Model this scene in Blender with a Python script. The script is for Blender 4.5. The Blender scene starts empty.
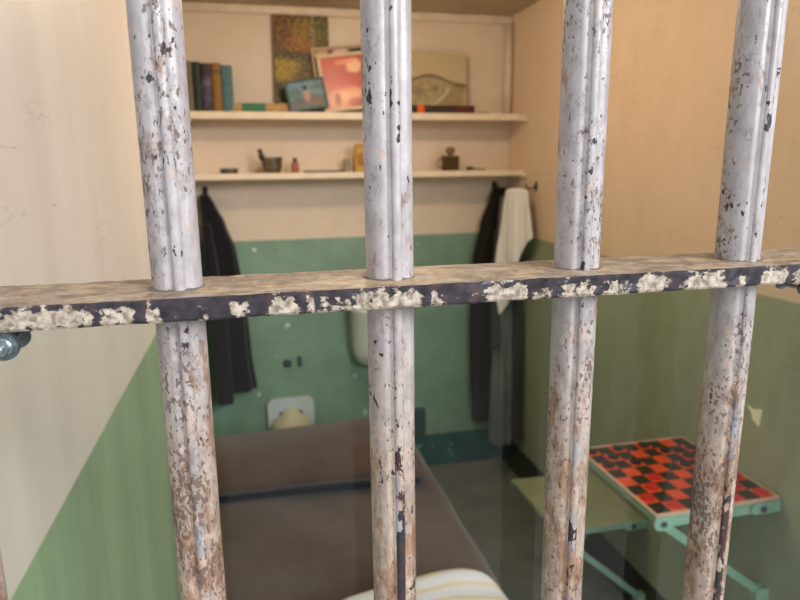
import bpy, bmesh, math, random
from mathutils import Vector, Matrix, noise
random.seed(7)
PI = math.pi
S = bpy.context.scene
COL = S.collection

# ------------------------------------------------------------------ camera, world, lights, exposure
CAM = Vector((0.2101, -0.3819, 1.6269)); YAW, PIT, ROL, FPX = 0.2293, 0.2087, -0.01126, 633.74
fw = Vector((math.sin(YAW)*math.cos(PIT), math.cos(YAW)*math.cos(PIT), -math.sin(PIT)))
rt = Vector((math.cos(YAW), -math.sin(YAW), 0)); up = rt.cross(fw)
r2 = rt*math.cos(ROL)+up*math.sin(ROL); u2 = -rt*math.sin(ROL)+up*math.cos(ROL)
cd = bpy.data.cameras.new('camera'); cam = bpy.data.objects.new('camera', cd); COL.objects.link(cam)
M = Matrix((r2, u2, -fw)).transposed().to_4x4(); M.translation = CAM
cam.matrix_world = M
cd.sensor_width = 36; cd.lens = 36*FPX/800; cd.clip_start = .02
cd.dof.use_dof = True; cd.dof.focus_distance = .40; cd.dof.aperture_fstop = 10.5
S.camera = cam
S.view_settings.view_transform = 'Standard'; S.view_settings.look = 'None'
S.view_settings.gamma = 1; S.view_settings.use_curve_mapping = False
S.view_settings.exposure = 0.0

w = bpy.data.worlds.new('world'); S.world = w; w.use_nodes = True
w.node_tree.nodes['Background'].inputs[0].default_value = (.90, .935, 1.0, 1)
w.node_tree.nodes['Background'].inputs[1].default_value = 1.05

def area(name, loc, target, sx, sy, power, color):
    l = bpy.data.lights.new(name, 'AREA'); l.shape = 'RECTANGLE'; l.size = sx; l.size_y = sy
    l.energy = power; l.color = color
    o = bpy.data.objects.new(name, l); COL.objects.link(o); o.location = loc
    o.rotation_euler = (Vector(target)-Vector(loc)).to_track_quat('-Z', 'Y').to_euler()
    return o
area('skylight', (2.2, -2.9, 2.9), (.5, .6, 1.2), 1.8, 1.4, 170, (.97, .975, 1.0))
bl = bpy.data.lights.new('cell_bulb', 'POINT'); bl.energy = 15; bl.color = (1.0, .80, .57); bl.shadow_soft_size = .045
bo = bpy.data.objects.new('cell_bulb', bl); COL.objects.link(bo); bo.location = (.62, 1.62, 2.22)

W, D, H, ZG = 1.52, 2.742, 2.34, 1.282
XL = -.032          # left wall face

# ------------------------------------------------------------------ node helpers
def srgb(r, g, b):
    f = lambda c: (c/255/12.92) if c/255 <= .04045 else ((c/255+.055)/1.055)**2.4
    return (f(r), f(g), f(b), 1)
class NT:
    def __init__(s, name, rough=.6, metallic=0, spec=.5):
        s.m = bpy.data.materials.new(name); s.m.use_nodes = True
        s.t = s.m.node_tree; s.b = s.t.nodes['Principled BSDF']
        s.b.inputs['Roughness'].default_value = rough; s.b.inputs['Metallic'].default_value = metallic
        s.b.inputs['Specular IOR Level'].default_value = spec
        tc = s.n('ShaderNodeTexCoord'); s.obj = tc.outputs['Object']
    def n(s, t): return s.t.nodes.new(t)
    def l(s, a, b): s.t.links.new(a, b)
    def put(s, sock, v):
        if isinstance(v, bpy.types.NodeSocket): s.l(v, sock)
        elif isinstance(v, tuple) and len(v) == 3 and sock.type == 'RGBA': sock.default_value = (*v, 1)
        else: sock.default_value = v
    def math(s, op, a, b=0., clamp=False):
        q = s.n('ShaderNodeMath'); q.operation = op; q.use_clamp = clamp
        s.put(q.inputs[0], a); s.put(q.inputs[1], b); return q.outputs[0]
    def map(s, scale=(1, 1, 1), loc=(0, 0, 0), rot=(0, 0, 0), vec=None):
        q = s.n('ShaderNodeMapping'); q.inputs['Scale'].default_value = scale; q.inputs['Location'].default_value = loc
        q.inputs['Rotation'].default_value = rot; s.l(vec or s.obj, q.inputs[0]); return q.outputs[0]
    def noise(s, scale, detail=4, rough=.55, vec=None, dist=0):
        q = s.n('ShaderNodeTexNoise'); q.inputs['Scale'].default_value = scale; q.inputs['Detail'].default_value = detail
        q.inputs['Roughness'].default_value = rough; q.inputs['Distortion'].default_value = dist
        s.l(vec or s.obj, q.inputs['Vector']); return q.outputs['Fac']
    def step(s, v, lo, hi):
        q = s.n('ShaderNodeMapRange'); q.interpolation_type = 'SMOOTHSTEP'
        s.put(q.inputs[0], v); s.put(q.inputs[1], lo); s.put(q.inputs[2], hi); return q.outputs[0]
    def mix(s, f, a, b):
        q = s.n('ShaderNodeMix'); q.data_type = 'RGBA'
        s.put(q.inputs[0], f); s.put(q.inputs[6], a); s.put(q.inputs[7], b); return q.outputs[2]
    def ramp(s, v, stops, interp='LINEAR'):
        q = s.n('ShaderNodeValToRGB'); q.color_ramp.interpolation = interp
        e = q.color_ramp.elements
        e[0].position, e[0].color = stops[0]; e[1].position, e[1].color = stops[-1]
        for p_, c_ in stops[1:-1]:
            k = e.new(p_); k.color = c_
        s.put(q.inputs[0], v); return q.outputs[0]
    def xyz(s, vec=None):
        q = s.n('ShaderNodeSeparateXYZ'); s.l(vec or s.obj, q.inputs[0]); return q.outputs
    def color(s, c): s.put(s.b.inputs['Base Color'], c)
    def bump(s, h, strength=.3, dist=.001):
        q = s.n('ShaderNodeBump'); q.inputs['Strength'].default_value = strength; q.inputs['Distance'].default_value = dist
        s.l(h, q.inputs['Height']); s.l(q.outputs[0], s.b.inputs['Normal'])
    def ellipse(s, u, v, cu, cv, ru, rv, soft=.3, wob=None):
        a = s.math('DIVIDE', s.math('SUBTRACT', u, cu), ru); b = s.math('DIVIDE', s.math('SUBTRACT', v, cv), rv)
        d = s.math('SQRT', s.math('ADD', s.math('MULTIPLY', a, a), s.math('MULTIPLY', b, b)))
        if wob is not None: d = s.math('ADD', d, wob)
        return s.math('SUBTRACT', 1., s.step(d, 1-soft, 1+soft))

def plain(name, rgb, rough=.6, var=.12, scale=30, metallic=0, bump=.0, stretch=(1, 1, 1)):
    t = NT(name, rough, metallic)
    c = srgb(*rgb); n_ = t.noise(scale, vec=t.map(stretch))
    lo = tuple(x*(1-var) for x in c[:3])+(1,); hi = tuple(min(1, x*(1+var)) for x in c[:3])+(1,)
    t.color(t.ramp(n_, [(.3, lo), (.7, hi)]))
    if bump: t.bump(n_, bump, .002)
    return t.m

# ------------------------------------------------------------------ wall paint
def wall_mat(name, cream, green, streak=(1, 1, 1), wear=0.0, wavy=.006, ZG=ZG):
    t = NT(name, .42, spec=.45)
    x, y, z = t.xyz()
    zz = t.math('ADD', z, t.math('MULTIPLY', t.math('SUBTRACT', t.noise(3), .5), wavy))
    up_ = t.step(zz, ZG-.003, ZG+.003)
    n1 = t.noise(2.2, 3, vec=t.map(streak)); n2 = t.noise(14, 5, vec=t.map(streak))
    n = t.math('ADD', t.math('MULTIPLY', n1, .65), t.math('MULTIPLY', n2, .35))
    k = .075
    def vr(c, k=k): return t.ramp(n, [(.32, tuple(q*(1-k) for q in c[:3])+(1,)), (.68, tuple(min(1, q*(1+k)) for q in c[:3])+(1,))])
    col = t.mix(up_, vr(srgb(*green), .2), vr(srgb(*cream)))
    # hairline cracks running level
    crk = t.noise(1.3, 6, .6, vec=t.map((1, 1, 5)))
    ck = t.math('MULTIPLY', t.math('SUBTRACT', 1., t.step(t.math('ABSOLUTE', t.math('SUBTRACT', crk, .5)), 0, .0025)),
                t.step(t.noise(2.1, 2), .52, .6))
    col = t.mix(t.math('MULTIPLY', ck, .45), col, srgb(120, 100, 75))
    if wear:
        fl = t.step(t.noise(17, 3, .5), .735-wear, .75-wear)
        col = t.mix(t.math('MULTIPLY', fl, t.math('SUBTRACT', 1., up_)), col, srgb(205, 215, 205))
    t.color(col)
    t.bump(t.math('ADD', n2, t.math('MULTIPLY', ck, -1.)), .25, .004)
    return t.m
CREAM = (222, 203, 180)
M_wl = wall_mat('paint_left', (236, 225, 214), (156, 180, 144), (1, 2.6, .35), ZG=1.229)
M_wr = wall_mat('paint_right', (224, 199, 172), (152, 160, 132), (1, 1.6, .6))
M_wb = wall_mat('paint_back', CREAM, (124, 153, 130), (1, 1, 1), wear=.015)
def ceiling_mat():
    t = NT('ceiling_paint', .6); n = t.noise(5)
    t.color(t.ramp(n, [(.3, srgb(176, 158, 130)), (.7, srgb(196, 180, 152))])); t.bump(n, .2, .004); return t.m
M_ceil = ceiling_mat()
def floor_mat():
    t = NT('floor_concrete', .5); n = t.noise(4, 6); n2 = t.noise(60, 3)
    c = t.ramp(n, [(.3, srgb(104, 106, 103)), (.7, srgb(134, 134, 128))])
    sp = t.step(n2, .70, .74); t.color(t.mix(sp, c, srgb(140, 140, 130))); t.bump(n2, .15, .002); return t.m
M_floor = floor_mat()
M_floor2 = plain('corridor_concrete', (160, 156, 148), .45, .08, 3)
def base_mat(name, c1, c2, worn=.60):
    t = NT(name, .45); n = t.noise(16, 5); f = t.step(n, worn, worn+.04)
    c = t.ramp(t.noise(6, 4), [(.3, srgb(*c1)), (.7, srgb(*c2))])
    t.color(t.mix(f, c, srgb(120, 150, 135))); t.bump(n, .3, .004); return t.m
M_base = base_mat('teal_base_paint', (1, 62, 60), (6, 92, 82), .62)
M_base2 = base_mat('dark_base_paint', (22, 26, 24), (34, 46, 40), .78)

# ------------------------------------------------------------------ mesh helpers
def tag(o, label=None, cat=None, group=None, kind=None):
    if label: o['label'] = label
    if cat: o['category'] = cat
    if group: o['group'] = group
    if kind: o['kind'] = kind
    return o
def empty(name, loc, label, cat, group=None, rot=(0, 0, 0)):
    o = bpy.data.objects.new(name, None); COL.objects.link(o); o.location = loc; o.rotation_euler = rot
    o.empty_display_size = .02
    return tag(o, label, cat, group)
def link(name, bm, mat, parent=None, smooth=False, loc=None, rot=None):
    me = bpy.data.meshes.new(name)
    bmesh.ops.recalc_face_normals(bm, faces=bm.faces)
    bm.to_mesh(me); bm.free()
    if smooth:
        for p in me.polygons: p.use_smooth = True
    if mat: me.materials.append(mat)
    o = bpy.data.objects.new(name, me); COL.objects.link(o)
    if parent: o.parent = parent
    if loc: o.location = loc
    if rot: o.rotation_euler = rot
    return o
def soft(o, width=.002, seg=2, angle=.6):
    b = o.modifiers.new('bevel', 'BEVEL'); b.width = width; b.segments = seg; b.limit_method = 'ANGLE'; b.angle_limit = angle
    return o
def box(bm, x0, x1, y0, y1, z0, z1, mi=0):
    v = [bm.verts.new(p) for p in ((x0,y0,z0),(x1,y0,z0),(x1,y1,z0),(x0,y1,z0),(x0,y0,z1),(x1,y0,z1),(x1,y1,z1),(x0,y1,z1))]
    for f in ((3,2,1,0),(4,5,6,7),(0,1,5,4),(1,2,6,5),(2,3,7,6),(3,0,4,7)):
        q = bm.faces.new([v[i] for i in f]); q.material_index = mi
    return v
def boxo(name, x0, x1, y0, y1, z0, z1, mat, parent=None, bev=0):
    bm = bmesh.new(); box(bm, x0, x1, y0, y1, z0, z1); o = link(name, bm, mat, parent)
    if bev: soft(o, bev)
    return o
def ringtube(bm, rings, cap=True, closed=True):
    """rings: list of lists of points; bridges them"""
    R = [[bm.verts.new(p) for p in r] for r in rings]
    n = len(R[0])
    for a, b in zip(R, R[1:]):
        for i in range(n if closed else n-1):
            bm.faces.new((a[i], a[(i+1) % n], b[(i+1) % n], b[i]))
    if cap:
        bm.faces.new(R[0][::-1]); bm.faces.new(R[-1])
    return R
def tube(bm, pts, r, seg=12):
    pts = [Vector(p) for p in pts]; rings = []
    rr = r if isinstance(r, (list, tuple)) else [r]*len(pts)
    ref = Vector((0, 0, 1))
    d0 = (pts[1]-pts[0]).normalized()
    if abs(d0.z) > .9: ref = Vector((1, 0, 0))
    for i, p in enumerate(pts):
        d = (pts[min(i+1, len(pts)-1)]-pts[max(i-1, 0)]).normalized()
        a = d.cross(ref).normalized(); b = d.cross(a).normalized()
        rings.append([p+(a*math.cos(t)+b*math.sin(t))*rr[i] for t in [2*PI*k/seg for k in range(seg)]])
    ringtube(bm, rings)
def lathe(bm, prof, seg=32, c=(0, 0, 0), axis='z', sx=1, sy=1):
    rings = []
    for r, h in prof:
        ring = []
        for k in range(seg):
            t = 2*PI*k/seg; a, b = r*math.cos(t)*sx, r*math.sin(t)*sy
            p = (a, b, h) if axis == 'z' else ((a, h, b) if axis == 'y' else (h, a, b))
            ring.append(Vector(c)+Vector(p))
        rings.append(ring)
    ringtube(bm, rings)
def prism(bm, pts2, y0, y1):
    """polygon in xz extruded along y"""
    a = [bm.verts.new((x, y0, z)) for x, z in pts2]; b = [bm.verts.new((x, y1, z)) for x, z in pts2]
    n = len(a); bm.faces.new(a[::-1]); bm.faces.new(b)
    for i in range(n): bm.faces.new((a[i], a[(i+1) % n], b[(i+1) % n], b[i]))

# ------------------------------------------------------------------ the room
def struct(name, x0, x1, y0, y1, z0, z1, mat):
    return tag(boxo(name, x0, x1, y0, y1, z0, z1, mat), kind='structure')
struct('floor', -.3, W+.3, -.02, D+.15, -.1, 0, M_floor)
struct('floor_corridor', -9, 11, -16, -.02, -.1, 0, M_floor2)
struct('ceiling', -.12, W+.12, -.06, D+.12, H, H+.1, M_ceil)
struct('wall_left', -.12, XL, -.06, D+.12, 0, H, M_wl)
struct('wall_right', W, W+.12, -.06, D+.12, 0, H, M_wr)
struct('wall_back', XL, W, D, D+.12, 0, H, M_wb)
struct('baseboard_back', XL, W-.004, D-.004, D, 0, .185, M_base)
struct('baseboard_right', W-.004, W, -.0, D, 0, .16, M_base2)
struct('baseboard_left', XL, XL+.004, -.0, D, 0, .16, M_base2)
M_trim = plain('cream_trim_paint', (220, 202, 178), .45, .08, 20, bump=.2)
bm = bmesh.new(); tube(bm, [(W-.022, D-.024, 1.86), (W-.022, D-.024, H-.04)], .02, 16)
tag(link('trim_1', bm, M_trim, smooth=True), kind='structure')
bm = bmesh.new()
box(bm, XL, W, D-.018, D, H-.04, H)
tag(soft(link('trim_2', bm, M_trim), .008, 3), kind='structure')

# ------------------------------------------------------------------ barred grille
def bar_mat(name, ridge=False):
    t = NT(name, .38, spec=.55)
    x, y, z = t.xyz()
    worn = t.step(z, 1.565, 1.38)            # older coats and rust lie bare low down, where hands and boots rub
    st = t.map((1, 1, .6))
    cl = t.noise(24, 3, .5, vec=t.map((1, 1, .5), (1, 2, 3)))       # where the wear clusters
    fine = t.noise(360, 3, .6, vec=st)
    mid = t.noise(120, 5, .65, vec=t.map((1, 1, .5)))
    white = t.ramp(mid, [(.3, srgb(152, 146, 146)), (.7, srgb(186, 180, 180))])
    wbase = t.ramp(mid, [(.3, srgb(138, 120, 102)), (.5, srgb(166, 149, 133)), (.7, srgb(190, 173, 156))])
    c = t.mix(worn, white, wbase)
    pink = t.step(t.math('ADD', t.noise(85, 5, .65, vec=t.map((1, 1, .6), (3, 1, 2))), t.math('ADD', t.math('MULTIPLY', worn, .08), t.math('MULTIPLY', t.math('SUBTRACT', cl, .5), .3))), .60, .66)
    c = t.mix(t.math('MULTIPLY', pink, .65), c, srgb(190, 164, 147))
    brown = t.step(t.math('ADD', t.noise(60, 6, .7, vec=t.map((1, 1, .45), (6, 1, 7))), t.math('MULTIPLY', worn, .13)), .60, .68)
    c = t.mix(t.math('MULTIPLY', brown, .75), c, t.ramp(mid, [(.35, srgb(112, 76, 48)), (.6, srgb(150, 112, 84))]))
    grey = t.step(t.math('ADD', t.noise(150, 5, .7, vec=t.map((1, 1, .6), (9, 4, 1))), t.math('MULTIPLY', t.math('SUBTRACT', cl, .5), .45)), .555, .61)
    c = t.mix(t.math('MULTIPLY', grey, .5), c, srgb(132, 124, 122))
    speck = t.step(t.math('ADD', t.math('ADD', fine, t.math('MULTIPLY', t.math('SUBTRACT', cl, .5), .7)), t.math('MULTIPLY', worn, .052)), .63, .66)
    c = t.mix(t.math('MULTIPLY', speck, .8), c, srgb(92, 70, 60))
    chipn = t.math('ADD', t.noise(170, 4, .55, vec=t.map((1, 1, .55), (7, 2, 9))), t.math('MULTIPLY', t.math('SUBTRACT', t.noise(17, 2, vec=t.map((1, 1, .8), (4, 4, 4))), .5), .75 if ridge else .55))
    lo = .660 if ridge else .700
    if ridge:
        low = t.step(t.math('ADD', z, t.math('MULTIPLY', t.noise(30, 3), .05)), 1.435, 1.395)
        low = t.math('MULTIPLY', low, t.step(x, .2, .25))
        chipn = t.math('ADD', chipn, t.math('MULTIPLY', low, .27))
        blue = t.math('MULTIPLY', t.step(z, 1.50, 1.42), t.step(t.noise(60, 4, vec=t.map((1, 1, .3))), .48, .56))
        c = t.mix(t.math('MULTIPLY', blue, .45), c, srgb(128, 148, 168))
    chip = t.step(chipn, lo, lo+.012)
    dark = t.ramp(t.noise(60, 2), [(.4, srgb(36, 36, 44)), (.6, srgb(66, 42, 38))])
    c = t.mix(chip, c, dark)
    t.color(c)
    h = t.math('SUBTRACT', t.math('SUBTRACT', 1., t.math('MULTIPLY', chip, .9)), t.math('MULTIPLY', speck, .4))
    h = t.math('SUBTRACT', t.math('SUBTRACT', h, t.math('MULTIPLY', pink, .2)), t.math('MULTIPLY', t.math('MAXIMUM', brown, grey), .3))
    h = t.math('ADD', h, t.math('MULTIPLY', t.noise(140, 4), .8))
    t.bump(h, .6, .0006)
    t.put(t.b.inputs['Roughness'], t.math('ADD', .36, t.math('MULTIPLY', t.math('MAXIMUM', chip, speck), .3)))
    return t.m
M_bar = bar_mat('chipped_bar_paint'); M_ridge = bar_mat('chipped_ridge_paint', True)

def cross_mat():
    t = NT('crossbar_front_paint', .45, spec=.5)
    x, y, z = t.xyz()
    spans = [(.05, .130, 1), (.131, .148, .8), (.155, .161, .8), (.180, .184, .5), (.1975, .206, .8), (.2185, .233, 1), (.2385, .241, .7), (.2455, .258, .6), (.258, .306, .9),
             (.311, .316, .6), (.343, .372, 1), (.372, .386, .55), (.392, .416, .9), (.419, .441, .75), (.4445, .4665, 1), (.478, .511, 1), (.519, .524, .7), (.5366, .557, 1), (.56, .6, .8)]
    stops = [(0, (0, 0, 0, 1))]
    acc = None
    for a, b, k in spans:
        m_, h_ = (a+b)/2, (b-a)/2+.0015
        d = t.math('DIVIDE', t.math('ABSOLUTE', t.math('SUBTRACT', x, m_)), h_)
        v = t.math('MULTIPLY', t.math('SUBTRACT', 1., t.step(d, .55, 1.25)), k)
        acc = v if acc is None else t.math('MAXIMUM', acc, v)
    n = t.noise(330, 6, .68, vec=t.map((.7, 1, 1)))
    n2 = t.noise(120, 4, .6)
    zl = t.math('SUBTRACT', 1., t.step(z, 1.5525, 1.5588))      # flaking starts at the lower edge
    v = t.math('ADD', t.math('ADD', t.math('MULTIPLY', acc, .27), t.math('MULTIPLY', n, .70)), t.math('ADD', t.math('MULTIPLY', n2, .62), t.math('MULTIPLY', zl, .16)))
    patch = t.step(v, .960, .985)
    dark = t.ramp(t.noise(120, 4), [(.3, srgb(28, 24, 28)), (.52, srgb(52, 46, 54)), (.72, srgb(82, 58, 50))])
    pale = t.ramp(t.noise(300, 4), [(.36, srgb(124, 108, 94)), (.48, srgb(160, 148, 132)), (.64, srgb(190, 179, 163))])
    t.color(t.mix(patch, dark, pale))
    t.bump(t.math('ADD', t.math('MULTIPLY', patch, .8), t.math('MULTIPLY', t.noise(160, 4), .6)), .7, .0008)
    t.put(t.b.inputs['Roughness'], t.math('ADD', .34, t.math('MULTIPLY', patch, .35)))
    return t.m
def cross_top_mat():
    t = NT('crossbar_top_paint', .55, spec=.4)
    n = t.noise(70, 8, .75, vec=t.map((.7, 1, 1))); n2 = t.noise(190, 5, .65, vec=t.map((.7, 1, 1)))
    c = t.ramp(n, [(.30, srgb(104, 86, 74)), (.45, srgb(150, 132, 114)), (.56, srgb(180, 162, 140)), (.72, srgb(210, 194, 168))])
    c = t.mix(t.math('MULTIPLY', t.step(n2, .56, .64), .7), c, srgb(112, 80, 60))
    c = t.mix(t.math('MULTIPLY', t.step(t.noise(60, 4, vec=t.map((.4, 1, 1), (5, 5, 5))), .58, .64), .55), c, srgb(210, 176, 130))
    x, y, z = t.xyz()
    edge = t.math('SUBTRACT', 1., t.step(t.math('ADD', y, t.math('MULTIPLY', n2, .004)), -.0345, -.0305))
    c = t.mix(t.math('MULTIPLY', edge, .75), c, srgb(52, 44, 50))
    t.color(c); t.bump(t.math('ADD', n, t.math('MULTIPLY', n2, .6)), .6, .001); return t.m
M_cf, M_ct = cross_mat(), cross_top_mat()

grille = empty('barred_grille', (0, 0, 0), 'chipped off white cell bars joined by a flat dark iron crossbar', 'cell bars')
def bar_profile(r, phi):
    """closed section: round bar with a raised strip between two grooves facing the corridor"""
    ang = []; n = 60
    out = []
    for k in range(n):
        a = -PI/2+phi+2*PI*k/n
        da = math.atan2(math.sin(a+PI/2-phi), math.cos(a+PI/2-phi)); s_ = abs(da)*r
        rad = r
        if .0034 < s_ < .0072: rad = r-.0018*math.sin(PI*(s_-.0034)/.0038)
        out.append((rad*math.cos(a), rad*math.sin(a)))
    return out
BX = [(.0395, 9, .0148), (.1665, 11, .0140), (.2925, 6, .0148), (.4212, -4, .0147), (.5465, 1, .0147)]
for i, (bx, ph, ln) in enumerate(BX):
    ph = math.radians(ph)
    bm = bmesh.new(); rings = []
    nz = 160
    for k in range(nz+1):
        z = H*k/nz
        ox = .0006*math.sin(z*3+i*2); 
        ring = []
        for (px, py) in bar_profile(ln, ph):
            d = noise.noise(Vector((px*60+i*9, py*60, z*7)))*.0004
            L_ = math.hypot(px, py); ring.append((bx+ox+px*(1+d/L_), py*(1+d/L_), z))
        rings.append(ring)
    ringtube(bm, rings)
    b = link('bar', bm, M_bar, grille, True)
    # raised strip
    bm = bmesh.new(); rings = []
    for k in range(nz+1):
        z = .002+(H-.004)*k/nz
        ox = .0006*math.sin(z*3+i*2); ring = []
        wv = 1+.12*noise.noise(Vector((i*5, 2, z*14)))
        for s_, rr in ((-.0036, -.0016), (-.0031, 0), (-.0022, .0011), (-.0009, .0016), (.0009, .0016), (.0022, .0011), (.0031, 0), (.0036, -.0016)):
            a = -PI/2+ph+s_*wv/ln; rr = ln+rr
            ring.append((bx+ox+rr*math.cos(a), rr*math.sin(a), z))
        rings.append(ring)
    ringtube(bm, rings)
    link('raised_strip', bm, M_ridge, b, True)
# crossbar, worn edges
ZT, ZB, CW = 1.5593, 1.5465, .0345
bm = bmesh.new(); nx = 420; rings = []
for k in range(nx+1):
    x = W*k/nx; ring = []
    def j(s, a=.0006): return a*noise.noise(Vector((x*70, s*7.3, 0)))+a*.7*noise.noise(Vector((x*260, s*3.1, 4)))
    e = .0012
    prof = [(-CW, ZB+e+.0003), (-CW, (ZB+ZT)/2), (-CW, ZT-e), (-CW+e, ZT), (-.012, ZT), (.012, ZT), (CW-e, ZT), (CW, ZT-e), (CW, ZB+e), (CW-e, ZB), (0, ZB), (-CW+e, ZB)]
    for q, (yy, zz) in enumerate(prof): ring.append((x, yy+j(q), zz+j(q+20, .0004)))
    rings.append(ring)
R_ = ringtube(bm, rings)
cb = link('crossbar', bm, M_cf, grille)
cb.data.materials.append(M_ct)
for k, p in enumerate(cb.data.polygons):
    if k < nx*12 and k % 12 in (3, 4, 5, 6, 7): p.material_index = 1
M_rim = plain('dark_weld', (112, 98, 88), .5, .3, 200, bump=.5)
for i, (bx, ph, ln) in enumerate(BX):
    bm = bmesh.new(); rings = []
    for a in range(40):
        t_ = 2*PI*a/40; rr = .0160+.0008*noise.noise(Vector((math.cos(t_)*2, math.sin(t_)*2, i*3)))
        cx_, cy_ = math.cos(t_), math.sin(t_)
        rings.append([(bx+(rr-.0035)*cx_, (rr-.0035)*cy_, ZT-.001), (bx+(rr-.0028)*cx_, (rr-.0028)*cy_, ZT+.0010), (bx+rr*cx_, rr*cy_, ZT+.0004), (bx+(rr+.0004)*cx_, (rr+.0004)*cy_, ZT-.001)])
    rings.append(rings[0])
    V = [[bm.verts.new(p) for p in r] for r in rings[:-1]]
    for a in range(40):
        A, B = V[a], V[(a+1) % 40]
        for q in range(4): bm.faces.new((A[q], B[q], B[(q+1) % 4], A[(q+1) % 4]))
    link('weld_rim', bm, M_rim, cb, True)

# acrylic panel hung behind the bars below the crossbar, with its bolts
def acrylic():
    m = bpy.data.materials.new('clear_acrylic'); m.use_nodes = True; t = m.node_tree; t.nodes.clear()
    o = t.nodes.new('ShaderNodeOutputMaterial'); tr = t.nodes.new('ShaderNodeBsdfTransparent'); gl = t.nodes.new('ShaderNodeBsdfGlossy')
    tr.inputs[0].default_value = (.955, .985, .975, 1); gl.inputs['Roughness'].default_value = .04
    fr = t.nodes.new('ShaderNodeFresnel'); fr.inputs[0].default_value = 1.40
    mx = t.nodes.new('ShaderNodeMixShader'); ge = t.nodes.new('ShaderNodeNewGeometry'); mu = t.nodes.new('ShaderNodeMath'); mu.operation = 'MULTIPLY'
    iv = t.nodes.new('ShaderNodeMath'); iv.operation = 'SUBTRACT'; iv.inputs[0].default_value = 1; t.links.new(ge.outputs['Backfacing'], iv.inputs[1])
    t.links.new(fr.outputs[0], mu.inputs[0]); t.links.new(iv.outputs[0], mu.inputs[1]); t.links.new(mu.outputs[0], mx.inputs[0]); t.links.new(tr.outputs[0], mx.inputs[1]); t.links.new(gl.outputs[0], mx.inputs[2])
    t.links.new(mx.outputs[0], o.inputs[0]); return m
tag(soft(boxo('acrylic_panel', .004, W-.004, .040, .044, .25, 1.5455, acrylic()), .0008),
    'clear acrylic panel mounted behind the bars below the flat crossbar', 'panel')
M_zinc = plain('zinc_steel', (150, 165, 168), .28, .25, 300, metallic=.9, bump=.2)
M_zdark = plain('dull_zinc', (96, 106, 108), .4, .25, 200, metallic=.7, bump=.3)
def bolt(cx_, cz_, r, label):
    e = empty('panel_bolt', (cx_, -.033, cz_), label, 'bolt')
    bm = bmesh.new(); lathe(bm, [(r*.32, -.002), (r, -.002), (r*1.04, 0), (r, .002), (r*.32, .002)], 32, axis='y'); link('washer', bm, M_zdark, e)
    bm = bmesh.new(); n = []
    for rr, h in ((r*.40, -.0028), (r*.58, -.0034), (r*.70, -.0022), (r*.70, -.001)): n.append((rr, h))
    lathe(bm, n, 24, axis='y'); link('nut_collar', bm, M_zinc, e, True)
    bm = bmesh.new(); lathe(bm, [(r*.62, -.0021), (r*.62, -.0056), (r*.54, -.0064), (.001, -.0064)], 6, axis='y'); link('hex_nut', bm, M_zinc, e)
    bm = bmesh.new(); lathe(bm, [(r*.30, -.009), (r*.34, -.008), (r*.34, .078), (r*.30, .079)], 16, axis='y'); link('shank', bm, M_zinc, e, True)
    bm = bmesh.new(); lathe(bm, [(r*.36, .0185), (r*.9, .0185), (r*.9, .021), (r*.36, .021)], 28, c=(.0, 0, .0), axis='y'); link('spacer', bm, M_zdark, e)
    return e
bolt(.0842, 1.5392, .0072, 'zinc bolt with big round washer below the left end of the crossbar')
bolt(.5740, 1.5422, .0042, 'small zinc bolt peeking below the right end of the crossbar')

# ------------------------------------------------------------------ shelves
M_shelf = plain('shelf_cream_paint', (228, 211, 184), .4, .07, 15, bump=.1)
def shelf(zt, thick, label, yf=2.55):
    e = empty('wall_shelf', (W/2, D, zt-thick), label, 'shelf', 'painted shelves on the back wall')
    def P(name, *a, **k):
        o = boxo(name, *a, M_shelf, e, **k); o.location = (-W/2, -D, -(zt-thick)); return o
    P('shelf_board', XL+.001, W-.001, yf, D-.001, zt-thick*.55, zt, bev=.002)
    P('front_lip', XL+.001, W-.001, yf-.012, yf, zt-thick, zt+.0015, bev=.002)
    P('end_bracket', W-.022, W-.001, yf-.045, yf+.10, zt-thick-.006, zt-thick*.55-.0005, bev=.002)
    P('end_bracket', XL+.001, XL+.022, yf+.001, yf+.10, zt-thick-.006, zt-thick*.55-.0005, bev=.002)
    return e
ZS1, ZS2 = 1.862, 1.600
shelf(ZS1, .030, 'upper cream painted wall shelf carrying books and pictures')
shelf(ZS2, .026, 'lower cream painted wall shelf carrying a mug, tins and a small pot')

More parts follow.
